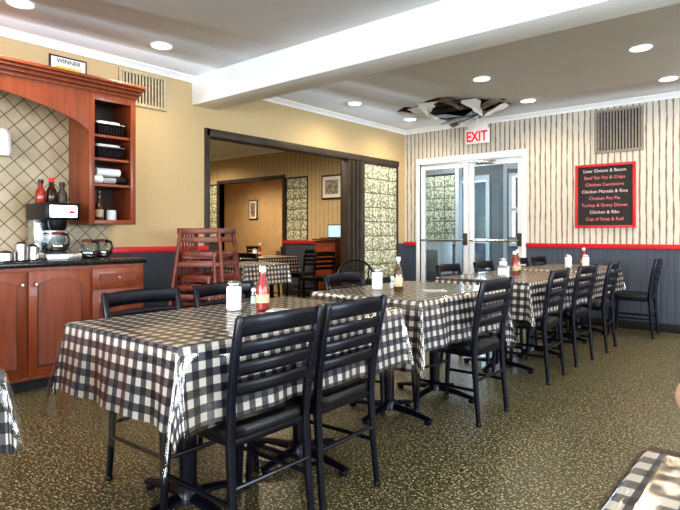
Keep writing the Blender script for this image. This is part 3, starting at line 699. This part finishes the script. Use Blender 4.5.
DAY=(0.80,0.90,1.0)
for y,w in ((-1.5,2.1),(1.55,2.4),(5.0,2.7)): area('window_daylight',(XR+0.15,y,1.50),(0,math.pi/2+0.35,0),1.45,w,175,DAY)
for x,w in ((-2.25,2.4),(1.5,2.9)): area('window_daylight',(x,YS-0.15,1.50),(math.pi/2+0.35,0,0),w,1.45,240,DAY)
area('vestibule_daylight',(-4.7,9.5,1.5),(-math.pi/2,0,0),0.8,1.6,90,DAY)
area('vestibule_daylight',(-3.7,9.5,1.5),(-math.pi/2,0,0),0.5,1.2,20,DAY)
area('vestibule_fill',(-4.6,7.9,2.66),(0,0,0),0.6,0.3,28,(1,0.97,0.92))  # added fill light without a fixture, brightens the space behind the doors
w=bpy.data.worlds.new('sky'); scene.world=w; w.use_nodes=True; nt=w.node_tree
sky=nt.nodes.new('ShaderNodeTexSky'); sky.sky_type='HOSEK_WILKIE'; sky.turbidity=6
bg=nt.nodes['Background']; nt.links.new(sky.outputs[0],bg.inputs[0]); bg.inputs[1].default_value=0.9

# ------------------------------------------------------------ seated person (only an elbow reaches the frame)
def skin(name,pts,edges,rad,m,root=0,sub=2,parent=None):
    me=bpy.data.meshes.new(name); me.from_pydata(pts,edges,[]); o=bpy.data.objects.new(name,me); COL.objects.link(o)
    s=o.modifiers.new('s','SKIN'); s.use_smooth_shade=True
    for i,r in enumerate(rad):
        v=me.skin_vertices[0].data[i]; v.radius=(r,r) if not isinstance(r,tuple) else r; v.use_root=(i==root)
    u=o.modifiers.new('u','SUBSURF'); u.levels=sub; u.render_levels=sub
    me.materials.append(m)
    if parent: o.parent=parent
    return o
per=bpy.data.objects.new('seated_person',None); COL.objects.link(per)
px,py=0.14,1.60
P=[(px,py,0.56),(px,py-0.01,0.72),(px,py-0.03,0.90),(px,py-0.04,0.99),(px-0.17,py-0.06,1.0),(px+0.17,py-0.06,1.0),
   (px-0.23,py-0.14,0.88),(px+0.23,py-0.14,0.88)]
skin('shirt',P,[(0,1),(1,2),(2,3),(3,4),(3,5),(4,6),(5,7)],[(0.16,0.11),(0.14,0.10),(0.15,0.11),(0.08,0.07),0.065,0.065,0.058,0.058],M_shirt,0,2,per)
skin('legs',[(px,py,0.54),(px-0.09,py-0.03,0.54),(px-0.11,py-0.42,0.53),(px-0.11,py-0.40,0.09),(px+0.09,py-0.03,0.54),(px+0.11,py-0.42,0.53),(px+0.11,py-0.40,0.09)],
     [(0,1),(1,2),(2,3),(0,4),(4,5),(5,6)],[0.10,0.085,0.065,0.045,0.085,0.065,0.045],M_jeans,0,2,per)
for s in (-1,1):
    E=(px+s*0.325,py-0.30,0.775) ; W=(px+s*0.16,py-0.50,0.795)
    skin('arm',[(px+s*0.22,py-0.13,0.89),(px+s*0.28,py-0.22,0.82),E,(px+s*0.25,py-0.39,0.79),W,(px+s*0.12,py-0.56,0.79)],[(0,1),(1,2),(2,3),(3,4),(4,5)],[0.045,0.043,0.038,0.037,0.025,(0.035,0.018)],M_skin,0,2,per)
    for f in range(4):
        o=-0.025+f*0.017; L=(0.065,0.075,0.072,0.055)[f]
        a=Vector((px+s*0.12-s*o*0.8,py-0.57-o*0.4,0.79)); d=Vector((-s*0.45,-0.85,0)).normalized()
        skin('finger_%d'%(f+1),[a,a+d*L*0.5+Vector((0,0,0.006)),a+d*L+Vector((0,0,-0.008))],[(0,1),(1,2)],[0.009,0.0085,0.007],M_skin,0,1,per)
    a=Vector((px+s*0.11,py-0.53,0.79)); d=Vector((-s*0.95,-0.3,0)).normalized()
    skin('thumb',[a,a+d*0.035,a+d*0.06],[(0,1),(1,2)],[0.011,0.010,0.008],M_skin,0,1,per)
    b=MB(); b.slab(0,0,0.10,0.26,0.045,[(0,0.004),(0.02,0),(0.05,0.01),(0.075,0.03)],M_vinyl); b.done('shoe',(px+s*0.11,py-0.45,0),0,per)
b=MB()
bmesh.ops.create_uvsphere(b.bm,u_segments=24,v_segments=18,radius=1)
b.mi(M_skin)
for v in b.bm.verts:
    x,y,z=v.co; tw=1-0.25*max(0,-z)**1.5
    v.co=(x*0.075*tw,y*0.095*(1-0.15*max(0,-z)),z*0.115)
b.lathe([(0.05,-0.20),(0.048,-0.15),(0.05,-0.06)],(0,0.015,0),M_skin)
b.tube([(0,-0.088,0.015),(0,-0.108,-0.02),(0,-0.092,-0.03)],[0.007,0.013,0.011],M_skin,seg=8,up=(1,0,0))
for s in (-1,1):
    b.lathe([(0.001,-0.008),(0.009,-0.003),(0.009,0.004),(0.001,0.008)],(s*0.03,-0.084,0.012),M_signw,10)
    b.lathe([(0.001,-0.004),(0.004,0),(0.001,0.004)],(s*0.03,-0.093,0.012),M_coffee,8)
    b.tube([(s*0.074,0,0.02),(s*0.084,0.01,0.0),(s*0.074,0.0,-0.03)],[0.006,0.012,0.006],M_skin,seg=8,up=(0,1,0))
b.tube([(-0.022,-0.083,-0.055),(0,-0.090,-0.053),(0.022,-0.083,-0.055)],0.005,M_signred,seg=8)
i=b.mi(M_hair); vs=[]; n=20
for a in range(n+1):
    for c in range(9):
        th=2*math.pi*a/n; ph=math.pi*0.56*c/8
        front=max(0,-math.sin(th)); ph*=1-0.35*front
        vs.append((0.083*math.sin(ph)*math.cos(th),0.103*math.sin(ph)*math.sin(th)+0.004,0.122*math.cos(ph)))
b.poly(vs,[(a*9+c,(a+1)*9+c,(a+1)*9+c+1,a*9+c+1) for a in range(n) for c in range(8)],M_hair)
b.done('head',(px,py-0.07,1.25),0,per,angle=80)
chair(px,py+0.02,-math.pi/2)

# ------------------------------------------------------------ camera
cam=bpy.data.cameras.new('camera'); co=bpy.data.objects.new('camera',cam); COL.objects.link(co)
cam.sensor_fit='HORIZONTAL'; cam.sensor_width=36; cam.lens=36*557/680; cam.shift_y=-21/680; cam.clip_start=0.05
co.location=(0,0,1.11); co.rotation_euler=(math.pi/2,0,math.radians(40.16)); scene.camera=co
